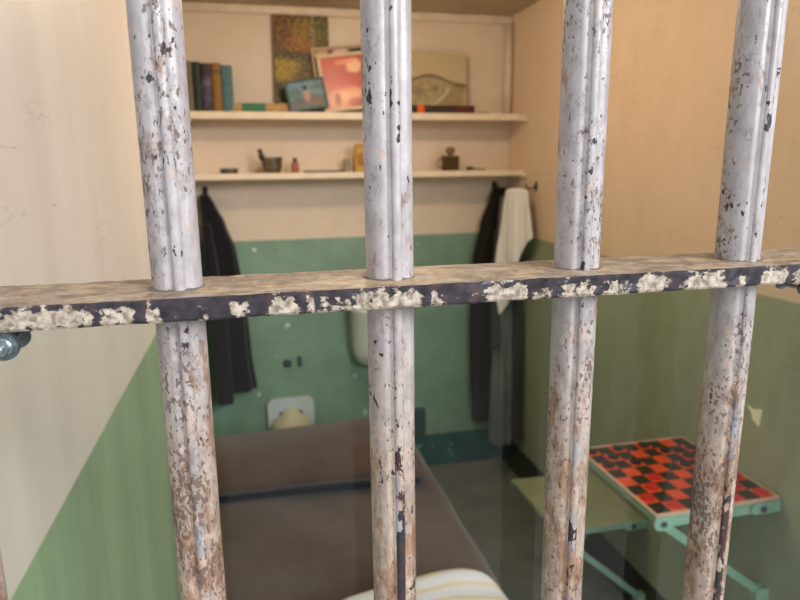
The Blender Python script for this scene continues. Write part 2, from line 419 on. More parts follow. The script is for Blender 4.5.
# ------------------------------------------------------------------ books
M_page = plain('book_pages', (206, 192, 160), .8, .1, 200, stretch=(1, 1, .1))
def spine_mat(name, rgb, band=None, bandc=None, rng=None, extra=None):
    """band: list of (lo,hi) along the long axis (object z, metres)"""
    t = NT(name, .6); z = t.xyz()[2]
    n = t.noise(60, 4); c0 = srgb(*rgb)
    c = t.ramp(n, [(.3, tuple(q*.8 for q in c0[:3])+(1,)), (.7, tuple(min(1, q*1.15) for q in c0[:3])+(1,))])
    for (lo, hi, bc) in (band or []):
        m_ = t.math('MULTIPLY', t.step(z, lo-.002, lo), t.math('SUBTRACT', 1., t.step(z, hi, hi+.002)))
        if extra: m_ = t.math('MULTIPLY', m_, t.step(t.noise(45, 4), .42, .5))
        c = t.mix(m_, c, srgb(*bc))
    t.color(c); return t.m
def book(thick, height, depth, mat, label, loc, rot=(0, 0, 0), group=None, cat='book'):
    """local: spine faces -y, thickness along x, height z, origin at base of the spine"""
    c = .0025
    bm = bmesh.new(); k = []
    # rounded spine shell profile in xy
    outer = []
    n = 8
    for i in range(n+1):
        a = PI+PI*i/n; outer.append((thick/2+thick/2*math.cos(a), .006+math.sin(a)*.006))
    outer += [(thick, depth), (thick-c, depth)]
    inner = []
    for i in range(n+1):
        a = 2*PI-PI*i/n; inner.append((thick/2+(thick/2-c)*math.cos(a), .0085+math.sin(a)*.005))
    prof = outer+inner+[(c, depth), (0, depth)]
    a = [bm.verts.new((x, y, 0)) for x, y in prof]; b = [bm.verts.new((x, y, height)) for x, y in prof]
    bm.faces.new(a[::-1]); bm.faces.new(b); m_ = len(a)
    for i in range(m_): bm.faces.new((a[i], a[(i+1) % m_], b[(i+1) % m_], b[i]))
    o = link('book', bm, mat, None, loc=loc, rot=rot)
    tag(o, label, cat, group)
    boxo('pages', c, thick-c, .010, depth-.004, .003, height-.003, M_page, o)
    return o
G = 'hardbacks standing on the upper shelf'
bks = [(.034, .211, (112, 96, 76), None, 'grey brown hardback standing leftmost on the upper shelf'),
       (.035, .208, (24, 34, 22), None, 'black green hardback standing second from left on the upper shelf'),
       (.044, .203, (44, 32, 34), [(.02, .15, (72, 64, 88)), (.10, .135, (96, 88, 104))], 'dark hardback with a mottled violet spine on the upper shelf'),
       (.040, .206, (140, 94, 26), [(.165, .175, (90, 60, 20))], 'ochre brown hardback standing between the dark and the blue book'),
       (.046, .197, (66, 108, 112), [(.12, .125, (48, 90, 94))], 'teal blue hardback standing at the right end of the row')]
x = XL+.006
for i, (th, hh, rgb, bd, lb) in enumerate(bks):
    th2 = th if i else .03
    book(th2-.0012, hh, .125, spine_mat('cloth_%s' % i, rgb, bd, extra=(i == 2)), lb, (x, 2.592+.003*(i % 2), ZS1+.0005), group=G)
    x += th2
# books lying flat: rotate so the height runs along x
book(.042, .262, .105, spine_mat('tan_green', (176, 142, 88), [(.050, .152, (46, 116, 80))]),
     'tan hardback with a green band lying flat beside the row of books', (.152, 2.595, ZS1+.0425), (0, PI/2, 0), 'books lying flat on the upper shelf')
book(.040, .31, .11, spine_mat('black_orange', (34, 22, 20), [(.030, .062, (226, 92, 26)), (.07, .27, (56, 30, 26)), (.22, .295, (92, 26, 22))]),
     'black and dark red book with an orange band lying flat under the hill picture', (.969, 2.590, ZS1+.0405), (0, PI/2, 0), 'books lying flat on the upper shelf')
bm = bmesh.new(); tube(bm, [(1.29, 2.60, ZS1+.0055), (1.35, 2.585, ZS1+.0055)], .004, 6)
tag(link('pencil', bm, plain('dark_pencil', (60, 50, 34), .5)), 'short dark pencil on the upper shelf right of the black book', 'pencil')

# ------------------------------------------------------------------ pictures
def picture_forest():
    t = NT('autumn_painting', .55); x, y, z = t.xyz()
    wob = t.math('MULTIPLY', t.math('SUBTRACT', t.noise(22, 4), .5), 1.1)
    c = t.ramp(t.noise(48, 5, .7), [(.3, srgb(34, 36, 18)), (.42, srgb(74, 62, 28)), (.52, srgb(108, 82, 34)), (.62, srgb(150, 124, 40)), (.75, srgb(62, 70, 34))])
    dap = t.noise(75, 4, .65, vec=t.map((1, 1, 1), (2, 5, 1)))
    for cu, cv, ru, rv, col, k in ((.05, .36, .07, .07, (128, 72, 34), .7), (.13, .37, .05, .05, (168, 130, 44), .7), (.12, .30, .06, .04, (176, 110, 34), .7),
                                   (.05, .20, .07, .06, (186, 156, 44), .75), (.21, .37, .04, .05, (110, 104, 44), .7), (.03, .07, .05, .07, (24, 58, 44), .9),
                                   (.09, .26, .10, .02, (62, 56, 34), .8), (.14, .17, .06, .05, (92, 74, 40), .7)):
        c = t.mix(t.math('MULTIPLY', t.ellipse(x, z, cu, cv, ru, rv, .4, wob), k), c, srgb(*col))
    c = t.mix(t.math('MULTIPLY', t.step(dap, .50, .56), .65), c, srgb(40, 38, 22)); c = t.mix(t.math('MULTIPLY', t.step(dap, .44, .38), .5), c, srgb(190, 168, 96))
    tr = t.math('ADD', x, t.math('MULTIPLY', t.math('SUBTRACT', t.noise(9, 2), .5), .01))
    tk = t.math('SUBTRACT', 1., t.step(t.math('ABSOLUTE', t.math('SUBTRACT', tr, .178)), .006, .011))
    tk = t.math('MULTIPLY', tk, t.step(z, .09, .13))
    c = t.mix(t.math('MULTIPLY', tk, .8), c, t.ramp(t.noise(50, 3), [(.4, srgb(104, 94, 70)), (.6, srgb(160, 148, 120))]))
    t.color(c); return t.m
def picture_hill():
    t = NT('hill_drawing', .7); x, y, z = t.xyz()
    n = t.noise(30, 4)
    sky = t.ramp(z, [(.0, srgb(196, 176, 138)), (.25, srgb(192, 172, 132))])
    # hill outline: a low ridge that peaks left of centre
    g = t.math('DIVIDE', t.math('SUBTRACT', x, .105), .10); g = t.math('MULTIPLY', g, g)
    rid = t.math('ADD', .108, t.math('MULTIPLY', .042, t.math('POWER', 2.718, t.math('MULTIPLY', g, -1.))))
    d = t.math('SUBTRACT', rid, t.math('ADD', z, t.math('MULTIPLY', t.math('SUBTRACT', n, .5), .01)))
    land = t.ramp(n, [(.35, srgb(150, 134, 98)), (.65, srgb(182, 164, 122))])
    c = t.mix(t.step(d, -.002, .004), sky, land)
    c = t.mix(t.math('MULTIPLY', t.math('SUBTRACT', 1., t.step(t.math('ABSOLUTE', t.math('SUBTRACT', d, .006)), .002, .012)), .8), c, srgb(96, 80, 48))
    for cu, cv, ru, rv, col in ((.04, .075, .04, .02, (120, 110, 80)), (.13, .085, .02, .015, (112, 98, 68)), (.22, .05, .05, .04, (150, 128, 88)), (.25, .1, .03, .012, (108, 92, 58))):
        c = t.mix(t.math('MULTIPLY', t.ellipse(x, z, cu, cv, ru, rv, .5), .6), c, srgb(*col))
    px = t.math('ADD', .11, t.math('MULTIPLY', t.math('SINE', t.math('MULTIPLY', z, 17.)), .085))
    pth = t.math('MULTIPLY', t.math('SUBTRACT', 1., t.step(t.math('ABSOLUTE', t.math('SUBTRACT', x, px)), .004, .013)), t.math('SUBTRACT', 1., t.step(z, .085, .10)))
    c = t.mix(t.math('MULTIPLY', pth, .75), c, srgb(206, 192, 156))
    t.color(c); return t.m
def picture_blobs(name, base, blobs, scale=40):
    t = NT(name, .35); x, y, z = t.xyz()
    wob = t.math('MULTIPLY', t.math('SUBTRACT', t.noise(scale, 3), .5), .8)
    c = t.ramp(t.noise(scale, 3), [(.3, srgb(*base[0])), (.7, srgb(*base[1]))])
    for cu, cv, ru, rv, col, k in blobs:
        c = t.mix(t.math('MULTIPLY', t.ellipse(x, z, cu, cv, ru, rv, .35, wob), k), c, srgb(*col))
    t.color(c); return t.m
def panel(name, wd, ht, th, mat, label, cat, loc, rot, frame=None, edge=None, edge_mat=None):
    """local: x width, z height, front face at y=0"""
    o = boxo(name, 0, wd, 0, th, 0, ht, mat); o.location = loc; o.rotation_euler = rot
    tag(o, label, cat, 'pictures leaning on the upper shelf')
    if frame:
        fwid, fm = frame
        bm = bmesh.new()
        for a in ((-fwid, wd+fwid, -fwid, 0), (-fwid, wd+fwid, ht, ht+fwid), (-fwid, 0, 0, ht), (wd, wd+fwid, 0, ht)):
            box(bm, a[0], a[1], -.004, th, a[2], a[3])
        link('frame', bm, fm, o)
    else:
        soft(o, .0015)
    return o
R = math.radians
M_frame = plain('cream_frame', (206, 184, 150), .5, .1, 40)
M_frame2 = plain('worn_wood_frame', (176, 150, 116), .5, .2, 60)
panel('canvas_painting', .250, .438, .018, picture_forest(), 'tall autumn forest painting with a pale trunk leaning on the upper shelf', 'painting', (.358, 2.672, ZS1+.001), (R(-5.0), 0, 0))
panel('framed_picture', .25, .255, .008, picture_blobs('dark_portrait_print', ((88, 58, 44), (150, 110, 84)), [(.05, .235, .05, .02, (206, 170, 130), .8), (.13, .24, .05, .016, (232, 190, 170), .9), (.21, .245, .05, .02, (34, 16, 14), .95), (.075, .24, .012, .02, (70, 22, 16), .8)], 60),
      'cream framed dark picture mostly hidden behind the red picture', 'picture', (.555, 2.640, ZS1+.028), (R(-7), R(-5), R(1)), (.012, M_frame2))
panel('framed_picture', .235, .225, .008, picture_blobs('red_print', ((166, 48, 30), (190, 72, 46)),
      [(.05, .19, .09, .05, (196, 90, 72), .5), (.15, .18, .035, .03, (246, 196, 150), .9), (.11, .20, .05, .012, (240, 150, 120), .7), (.07, .04, .06, .05, (226, 156, 110), .8), (.12, .06, .05, .035, (240, 176, 132), .8), (.055, .035, .014, .03, (150, 34, 20), .9), (.13, .02, .03, .02, (170, 62, 40), .7), (.10, .11, .10, .035, (196, 66, 44), .6)], 30),
      'orange red picture in a cream frame leaning on the upper shelf', 'picture', (.579, 2.602, ZS1+.018), (R(-6), R(-6.5), R(-2)), (.014, M_frame))
panel('small_picture', .155, .118, .006, picture_blobs('blue_print', ((92, 120, 138), (120, 150, 168)),
      [(.09, .02, .10, .035, (78, 72, 64), .8), (.03, .06, .03, .03, (70, 100, 96), .7), (.078, .055, .014, .03, (176, 140, 122), .9), (.076, .090, .009, .011, (40, 34, 34), .95), (.11, .03, .03, .02, (120, 96, 80), .6), (.13, .09, .03, .02, (92, 116, 96), .6)], 50),
      'small blue green picture of a seated figure leaning in front of the forest painting', 'picture', (.419, 2.567, ZS1+.011), (R(-14), R(-9), R(2)), (.010, plain('grey_green_frame', (58, 84, 78), .5, .3, 50)))
# a book's fanned page edge leaning behind the small picture
panel('hill_picture', .29, .252, .010, picture_hill(), 'sepia drawing of a bare hill with a winding path leaning on the wall', 'picture', (.972, 2.655, ZS1+.0425), (R(-6), R(1.2), 0))

# ------------------------------------------------------------------ things on the lower shelf
M_steel = plain('old_steel', (128, 118, 98), .32, .3, 60, metallic=.85)
M_dark = plain('dark_brown', (52, 36, 28), .45, .2, 60)
M_gold = plain('yellow_tin', (186, 146, 36), .45, .12, 50)
def at(name, x, y, z, label, cat): return empty(name, (x, y, z), label, cat)
e = at('soap_tin', .130, 2.62, ZS2, 'flat dark tin at the left end of the lower shelf', 'tin')
bm = bmesh.new(); lathe(bm, [(.001, .0005), (.036, .0005), (.038, .003), (.038, .014), (.001, .014)], 28, sy=.7); link('tin_body', bm, M_dark, e)
bm = bmesh.new(); lathe(bm, [(.001, .0145), (.040, .0145), (.040, .022), (.036, .024), (.001, .025)], 28, sy=.7); link('tin_lid', bm, plain('tin_lid', (92, 84, 62), .4, .2, 60, .5), e)
e = at('shaving_mug', .322, 2.62, ZS2, 'round steel shaving bowl on the lower shelf', 'bowl')
bm = bmesh.new(); lathe(bm, [(.001, .0005), (.032, .0005), (.038, .006), (.043, .03), (.046, .066), (.0475, .070), (.0445, .070), (.041, .032), (.034, .008), (.001, .006)], 36); link('bowl_body', bm, M_steel, e, True)
bm = bmesh.new(); lathe(bm, [(.0455, .0685), (.0485, .0685), (.0490, .0715), (.0455, .0715)], 36); link('rim', bm, plain('bowl_rim', (168, 160, 140), .3, .1, 30, .9), e)
e = at('shaving_brush', .292, 2.605, ZS2+.008, 'dark shaving brush standing in the steel bowl', 'brush')
e.rotation_euler = (0, R(-14), 0)
bm = bmesh.new(); lathe(bm, [(.004, .0), (.010, .012), (.009, .04), (.008, .052)], 16); link('bristles', bm, plain('bristles', (96, 78, 52), .8), e, True)
bm = bmesh.new(); lathe(bm, [(.008, .0522), (.013, .058), (.014, .075), (.009, .086), (.012, .096), (.009, .102), (.001, .103)], 18); link('handle', bm, plain('black_handle', (30, 22, 20), .35), e, True)
e = at('small_bottle', .424, 2.62, ZS2, 'tiny reddish bottle with a dark cap on the lower shelf', 'bottle')
bm = bmesh.new(); lathe(bm, [(.001, .0005), (.0165, .0005), (.018, .004), (.018, .036), (.013, .046), (.008, .050), (.008, .055)], 24); link('bottle_body', bm, plain('red_glass', (158, 92, 72), .25), e, True)
bm = bmesh.new(); lathe(bm, [(.0095, .0505), (.0105, .052), (.0105, .066), (.009, .068), (.001, .068)], 20); link('cap', bm, plain('bottle_cap', (92, 56, 44), .4), e)
e = at('safety_razor', .46, 2.60, ZS2+.0055, 'long thin dark comb lying on the lower shelf', 'comb'); e.name = 'comb'
bm = bmesh.new(); box(bm, 0, .19, 0, .010, -.0045, .004); link('comb_spine', bm, M_dark, e)
bm = bmesh.new()
for k in range(46): box(bm, .004+k*.004, .0062+k*.004, -.022, .0, -.003, .001)
link('comb_teeth', bm, M_dark, e)
e = at('yellow_tin', .732, 2.63, ZS2, 'upright yellow tin with a brown label on the lower shelf', 'tin')
soft(boxo('tin_body', -.030, .030, -.019, .019, .0005, .118, M_gold, e), .004, 3)
soft(boxo('lid', -.0285, .0285, -.0175, .0175, .1185, .129, plain('gold_lid', (168, 118, 36), .35, .1, 40, .4), e), .003, 2)
boxo('paper_label', -.020, .020, -.0200, -.0192, .03, .085, plain('brown_label', (162, 104, 28), .6, .25, 90), e)
e = at('tin_shade_block', .672, 2.672, ZS2, 'small grey block in place of the shadow left of the yellow tin', 'box')  # grey block added in place of the shadow beside the yellow tin
soft(boxo('shade_body', -.014, .014, -.018, .018, .0005, .062, plain('shade_grey', (150, 140, 122), .7), e), .001)
e = at('saucepan', 1.170, 2.625, ZS2, 'small dark steel pot with a round lid knob on the lower shelf', 'pot')
bm = bmesh.new(); lathe(bm, [(.001, .0005), (.036, .0005), (.040, .004), (.043, .060), (.047, .066), (.045, .068), (.041, .060), (.038, .007), (.001, .005)], 36); link('pot_body', bm, plain('pot_steel', (112, 92, 66), .3, .3, 40, .85), e, True)
bm = bmesh.new(); lathe(bm, [(.0455, .0685), (.040, .0700), (.02, .074), (.001, .075)], 36); link('lid', bm, M_steel, e, True)
bm = bmesh.new(); lathe(bm, [(.008, .0752), (.010, .079), (.021, .086), (.024, .096), (.021, .106), (.012, .112), (.001, .113)], 24); link('lid_knob', bm, plain('wood_knob', (122, 96, 66), .5), e, True)
bm = bmesh.new(); tube(bm, [(-.043, 0, .056), (-.058, 0, .054), (-.066, 0, .042), (-.062, 0, .026), (-.047, 0, .014), (-.0405, 0, .012)], .0035, 10); link('loop_handle', bm, M_steel, e, True)
e = at('spoon', 1.262, 2.60, ZS2, 'dark spoon lying on the lower shelf right of the pot', 'spoon')
bm = bmesh.new(); lathe(bm, [(.001, .001), (.014, .003), (.019, .014), (.010, .019), (.001, .020)], 20, sx=1.1); link('spoon_bowl', bm, plain('spoon_dark', (70, 66, 40), .4), e, True)
bm = bmesh.new(); tube(bm, [(.019, 0, .008), (.045, 0, .007), (.078, 0, .004)], [.004, .003, .0035], 8); link('spoon_handle', bm, plain('spoon_handle', (110, 90, 64), .4), e, True)

# ------------------------------------------------------------------ hanging clothes
def cloth_mat(name, rgb, rough=.85, var=.2, scale=25):
    t = NT(name, rough, spec=.2); c = srgb(*rgb)
    n = t.noise(scale, 5, vec=t.map((1, 1, .4))); wv = t.noise(500, 2)
    t.color(t.ramp(n, [(.3, tuple(q*(1-var) for q in c[:3])+(1,)), (.7, tuple(min(1, q*(1+var)) for q in c[:3])+(1,))]))
    t.bump(t.math('ADD', n, t.math('MULTIPLY', wv, .2)), .5, .004)
    t.put(t.b.inputs['Sheen Weight'], .15)
    return t.m
def drape(name, secs, mat, parent, folds=7, amp=.10, seed=0, nseg=64, rows=50, origin=(0, 0, 0)):
    """secs: (z, cx, cy, half_x, half_y) from top to bottom"""
    bm = bmesh.new(); rings = []; O = Vector(origin)
    zs = [s[0] for s in secs]
    for k in range(rows+1):
        z = zs[0]+(zs[-1]-zs[0])*k/rows
        for a, b in zip(secs, secs[1:]):
            if a[0] >= z >= b[0]-1e-9: break
        f = (a[0]-z)/(a[0]-b[0]); f = f*f*(3-2*f)*.5+f*.5
        cx_, cy_, hx, hy = [a[i]+(b[i]-a[i])*f for i in range(1, 5)]
        ring = []
        for s in range(nseg):
            t = 2*PI*s/nseg
            w_ = amp*min(1, k/rows*2.2+.15)
            rr = 1+w_*math.sin(t*folds+seed+1.3*math.sin(z*3+seed))+.5*w_*noise.noise(Vector((math.cos(t)*2+seed, math.sin(t)*2, z*5)))
            zz = z
            if k == rows: zz += .012*noise.noise(Vector((t*1.5, seed, 0)))
            ring.append(Vector((cx_+hx*rr*math.cos(t), cy_+hy*rr*math.sin(t), zz))-O)
        rings.append(ring)
    ringtube(bm, rings)
    return link(name, bm, mat, parent, True)
M_black = cloth_mat('black_wool', (20, 18, 22)); M_black2 = cloth_mat('black_wool_lining', (26, 23, 26))
M_iron = plain('black_iron', (40, 38, 36), .4, .2, 80, .6)
def hook(x, y, z, label, nx=0, ny=1):
    """wall hook: plate on the wall behind, prong towards the room"""
    e = empty('coat_hook', (x, y, z), label, 'hook', 'iron coat hooks near the back corners')
    bm = bmesh.new(); box(bm, -.012, .012, -.003, 0, -.02, .022) if ny else box(bm, -.003, 0, -.012, .012, -.02, .022); soft(link('plate', bm, M_iron, e), .001)
    bm = bmesh.new(); d = Vector((-nx, -ny, 0))
    tube(bm, [Vector((0, 0, .0))+d*.002, d*.03+Vector((0, 0, -.012)), d*.05+Vector((0, 0, -.004)), d*.055+Vector((0, 0, .014))], .004, 8); link('prong', bm, M_iron, e, True)
    return e
hook(.012, D, 1.520, 'iron hook on the back wall holding the black jacket')
e = empty('jacket', (.045, 2.66, .56), 'long black jacket hanging in the back left corner', 'jacket')
O = (.045, 2.66, .56)
drape('jacket_body', [(1.505, .010, 2.672, .024, .030), (1.46, .022, 2.668, .034, .040), (1.38, .044, 2.662, .050, .050), (1.25, .066, 2.655, .068, .056), (1.0, .092, 2.650, .068, .060), (.8, .100, 2.648, .070, .062), (.575, .124, 2.645, .066, .062)], M_black, e, 6, .10, 1, origin=O)
drape('jacket_sleeve', [(1.38, .015, 2.60, .020, .022), (1.2, .025, 2.585, .030, .030), (.9, .046, 2.575, .036, .032), (.535, .048, 2.57, .036, .030)], M_black2, e, 4, .10, 4, origin=O)

hook(1.445, D, 1.520, 'iron hook on the back wall holding the dark coats')
e = empty('jacket', (1.37, 2.66, .42), 'dark brown jacket hanging on the back wall left of the grey raincoat', 'jacket'); O = (1.37, 2.66, .42)
drape('jacket_body', [(1.512, 1.462, 2.700, .036, .026), (1.46, 1.450, 2.698, .046, .030), (1.33, 1.415, 2.694, .060, .034), (1.15, 1.385, 2.692, .066, .038), (.8, 1.366, 2.692, .062, .038), (.5, 1.370, 2.692, .056, .038), (.26, 1.380, 2.692, .050, .036)],
      cloth_mat('dark_brown_wool', (30, 26, 20)), e, 6, .10, 2, origin=O)
e = empty('raincoat', (1.44, 2.52, .2), 'long dark grey raincoat hanging in the back right corner under the towel', 'raincoat'); O = (1.44, 2.52, .2)
M_rain = cloth_mat('grey_raincoat', (92, 102, 96), .5, .22, 14); M_rain2 = cloth_mat('dark_raincoat', (50, 54, 48), .55, .2, 14)
drape('coat_body', [(1.47, 1.462, 2.61, .030, .030), (1.38, 1.460, 2.60, .040, .036), (1.15, 1.452, 2.59, .050, .040), (.8, 1.444, 2.56, .056, .046), (.45, 1.432, 2.53, .060, .052), (.20, 1.430, 2.53, .062, .054)], M_rain, e, 6, .13, 3, origin=O)
drape('coat_flap', [(1.25, 1.496, 2.55, .018, .025), (1.1, 1.494, 2.53, .020, .03), (.84, 1.490, 2.50, .022, .040), (.24, 1.486, 2.48, .024, .050)], M_rain2, e, 5, .12, 5, origin=O)
drape('coat_sleeve', [(1.30, 1.415, 2.60, .018, .018), (1.05, 1.392, 2.56, .024, .022), (.72, 1.386, 2.52, .028, .024)], M_rain2, e, 4, .10, 8, origin=O)

# towel: slanting cloth hung from a hook on the right wall
hook(W, 2.40, 1.525, 'iron hook on the right wall holding the white towel', 1, 0)
def towel():
    A = Vector((1.395, 2.545)); B = Vector((1.495, 2.235)); dr = (B-A).normalized(); nr = Vector((dr.y, -dr.x))
    if nr.x > 0: nr = -nr
    L_ = [(1.509, .054), (1.40, .026), (1.263, .008), (1.151, -.008), (1.008, -.010), (.872, -.002)]
    R1 = [(1.512, .200), (1.40, .228), (1.296, .254), (1.262, .196), (1.20, .160), (1.08, .126), (.964, .088), (.872, .010)]
    def itp(tb, z):
        for a, b in zip(tb, tb[1:]):
            if a[0] >= z >= b[0]: return a[1]+(b[1]-a[1])*(a[0]-z)/(a[0]-b[0])
        return tb[0][1] if z > tb[0][0] else tb[-1][1]
    bm = bmesh.new(); rows = 60; nx_ = 30; g = []
    for k in range(rows+1):
        z = 1.509+(.874-1.509)*k/rows; a, b = itp(L_, z), itp(R1, z); r = []
        for q in range(nx_+1):
            u = q/nx_; s = a+(b-a)*u
            h = (.006*math.sin(s*48+z*2)+.002*math.sin(s*150+1+z*5))*min(1, .3+k/15)
            h += .004
            P = A+dr*s+nr*h
            zz = z + (.010*math.sin(u*PI) if k == 0 else 0)
            r.append(bm.verts.new((P.x-1.45, P.y-2.4, zz-.87)))
        g.append(r)
    for k in range(rows):
        for q in range(nx_): bm.faces.new((g[k][q], g[k][q+1], g[k+1][q+1], g[k+1][q]))
    o = link('towel', bm, cloth_mat('white_towel', (238, 236, 232), .9, .04, 12), None, True, loc=(1.45, 2.4, .87))
    m_ = o.modifiers.new('solid', 'SOLIDIFY'); m_.thickness = .006; m_.offset = 0
    tag(o, 'white towel hanging in folds from a hook on the right wall', 'towel')
towel()

# ------------------------------------------------------------------ washbasin, toilet, wall fittings
def ceramic(name, rgb, rough=.2): return plain(name, rgb, rough, .05, 8)
M_por = ceramic('white_porcelain', (228, 228, 218)); M_por2 = ceramic('grey_porcelain', (168, 178, 178), .3)
e = empty('washbasin', (.800, D, .62), 'small white porcelain washbasin on the back wall half hidden by a bar', 'washbasin')
bm = bmesh.new(); rings = []
def dsec(z, hw, dp):            # D-shaped section against the wall
    pts = [(-hw, 0), (-hw, -dp*.45)]
    for k in range(1, 16):
        a = PI-PI*k/16; pts.append((hw*math.cos(a), -dp*.45-dp*.55*math.sin(a)))
    pts += [(hw, -dp*.45), (hw, 0)]
    return [(x_, y_, z) for x_, y_ in pts]
for z, hw, dp in ((.0, .04, .05), (.010, .075, .09), (.035, .105, .14), (.08, .122, .175), (.13, .130, .20), (.30, .134, .215), (.315, .142, .225), (.33, .142, .225), (.332, .125, .205), (.29, .11, .19), (.20, .09, .15)):
    rings.append(dsec(z, hw, dp))
ringtube(bm, rings); link('basin', bm, M_por, e, True)
soft(boxo('splashback', -.14, .14, -.018, -.001, .333, .385, M_por, e), .006, 3)
bm = bmesh.new(); tube(bm, [(0, -.045, .334), (0, -.045, .36), (0, -.06, .375), (0, -.09, .372), (0, -.10, .360)], .008, 12); link('tap', bm, M_zinc, e, True)
bm = bmesh.new(); tube(bm, [(0, -.03, .0), (0, -.03, -.12), (0, -.015, -.15), (0, -.001, -.15)], .016, 14); link('drain_pipe', bm, M_por2, e, True)

e = empty('toilet', (.355, D, 0), 'white porcelain toilet back plate showing above the bed end', 'toilet')
def rrect(x0, x1, z0, z1, r, n=6):
    pts = []
    for cx_, cz_, a0 in ((x1-r, z1-r, 0), (x0+r, z1-r, PI/2), (x0+r, z0+r, PI), (x1-r, z0+r, 1.5*PI)):
        for k in range(n+1): a = a0+PI/2*k/n; pts.append((cx_+r*math.cos(a), cz_+r*math.sin(a)))
    return pts
bm = bmesh.new(); prism(bm, rrect(-.118, .118, .10, .478, .035), -.035, -.001); soft(link('back_plate', bm, ceramic('plate_porcelain', (196, 204, 206), .25), e), .006, 3)
bm = bmesh.new(); rings = []
for yy, hw, zc_, hh in ((-.037, .060, .360, .070), (-.06, .066, .345, .075), (-.10, .085, .31, .08), (-.16, .115, .29, .075), (-.22, .12, .28, .07), (-.27, .09, .28, .06), (-.29, .04, .28, .04)):
    rings.append([(hw*math.cos(t), yy, zc_+hh*math.sin(t)) for t in [2*PI*k/28 for k in range(28)]])
ringtube(bm, rings); link('bowl', bm, ceramic('cream_porcelain', (212, 200, 170), .3), e, True)
bm = bmesh.new(); tube(bm, [(0, -.036, .31), (0, -.037, .37), (0, -.037, .405), (0, -.037, .432)], [.12, .095, .045, .016], 20); link('flush_horn', bm, ceramic('horn', (206, 196, 168), .3), e, True)
M_rust = plain('dark_rust', (84, 72, 62), .6, .4, 200)
for sx in (-.048, .048):
    bm = bmesh.new(); lathe(bm, [(.011, -.0355), (.013, -.038), (.009, -.043), (.001, -.044)], 16, c=(sx, 0, .400), axis='y'); link('plate_bolt', bm, M_rust, e, True)
bm = bmesh.new(); lathe(bm, [(.08, .0), (.085, .02), (.07, .10), (.07, .21)], 24, c=(0, -.16, .0), sy=1.1); link('pedestal', bm, M_por, e, True)
M_fit = plain('dark_fitting', (62, 76, 78), .4, .3, 120, .4)
e = empty('flush_button', (.350, D, .655), 'round dark flush button on the green wall above the toilet', 'button')
bm = bmesh.new(); lathe(bm, [(.021, -.0005), (.022, -.004), (.016, -.010), (.012, -.018), (.001, -.019)], 24, axis='y'); link('escutcheon', bm, M_fit, e, True)
e = empty('wall_plug', (.412, D, .662), 'narrow upright dark fitting right of the round flush button', 'fitting')
bm = bmesh.new(); prism(bm, rrect(-.011, .011, -.028, .028, .010), -.012, -.0005); soft(link('plug_body', bm, M_fit, e), .002)
bm = bmesh.new(); prism(bm, rrect(-.004, .004, -.018, .014, .003), -.016, -.0122); link('slot', bm, plain('slot_blue', (70, 96, 112), .4), e)
e = empty('vent_box', (1.035, D, .20), 'small dark metal box on the back wall low beside the blanket', 'box')
soft(boxo('box_body', -.03, .03, -.04, -.005, 0, .15, plain('dark_green_metal', (40, 66, 62), .5, .25, 40), e), .004)

# ------------------------------------------------------------------ bed
M_frameb = plain('bed_green_steel', (92, 118, 96), .5, .15, 40)
bed = empty('bed', (.41, 1.25, 0), 'narrow steel cot along the left wall, its mattress under a brown blanket', 'bed')
bed_o = Vector((.41, 1.25, 0))
def bp(name, x0, x1, y0, y1, z0, z1, mat, bev=.003):
    return boxo(name, x0-bed_o.x, x1-bed_o.x, y0-bed_o.y, y1-bed_o.y, z0, z1, mat, bed, bev)
bp('side_rail', .030, .055, .32, 2.10, .34, .375, M_frameb); bp('side_rail', .765, .790, .32, 2.10, .34, .375, M_frameb)
bp('end_rail', .055, .765, .32, .345, .34, .375, M_frameb); bp('end_rail', .055, .765, 2.075, 2.10, .34, .375, M_frameb)
for x_, y_ in ((.03, .33), (.765, .33), (.03, 2.06), (.765, 2.06)): bp('leg', x_, x_+.025, y_, y_+.025, 0, .339, M_frameb)
bp('mattress', .030, .790, .33, 2.09, .377, .478, plain('mattress_ticking', (196, 190, 176), .8, .1, 30), .03)
def blanket_mat():
    t = NT('brown_blanket', .95, spec=.15)
    n = t.noise(7, 5); n2 = t.noise(700, 2); f = t.noise(26, 4, vec=t.map((1, .5, 1)))
    c = t.ramp(t.math('ADD', t.math('MULTIPLY', n, .6), t.math('MULTIPLY', f, .4)), [(.3, srgb(66, 49, 41)), (.7, srgb(92, 71, 60))])
    lint = t.step(t.noise(90, 2), .755, .77)
    t.color(t.mix(lint, c, srgb(150, 140, 130))); t.bump(t.math('ADD', n2, t.math('MULTIPLY', f, 2.)), .35, .004)
    t.put(t.b.inputs['Sheen Weight'], .25); return t.m
M_blk = blanket_mat()
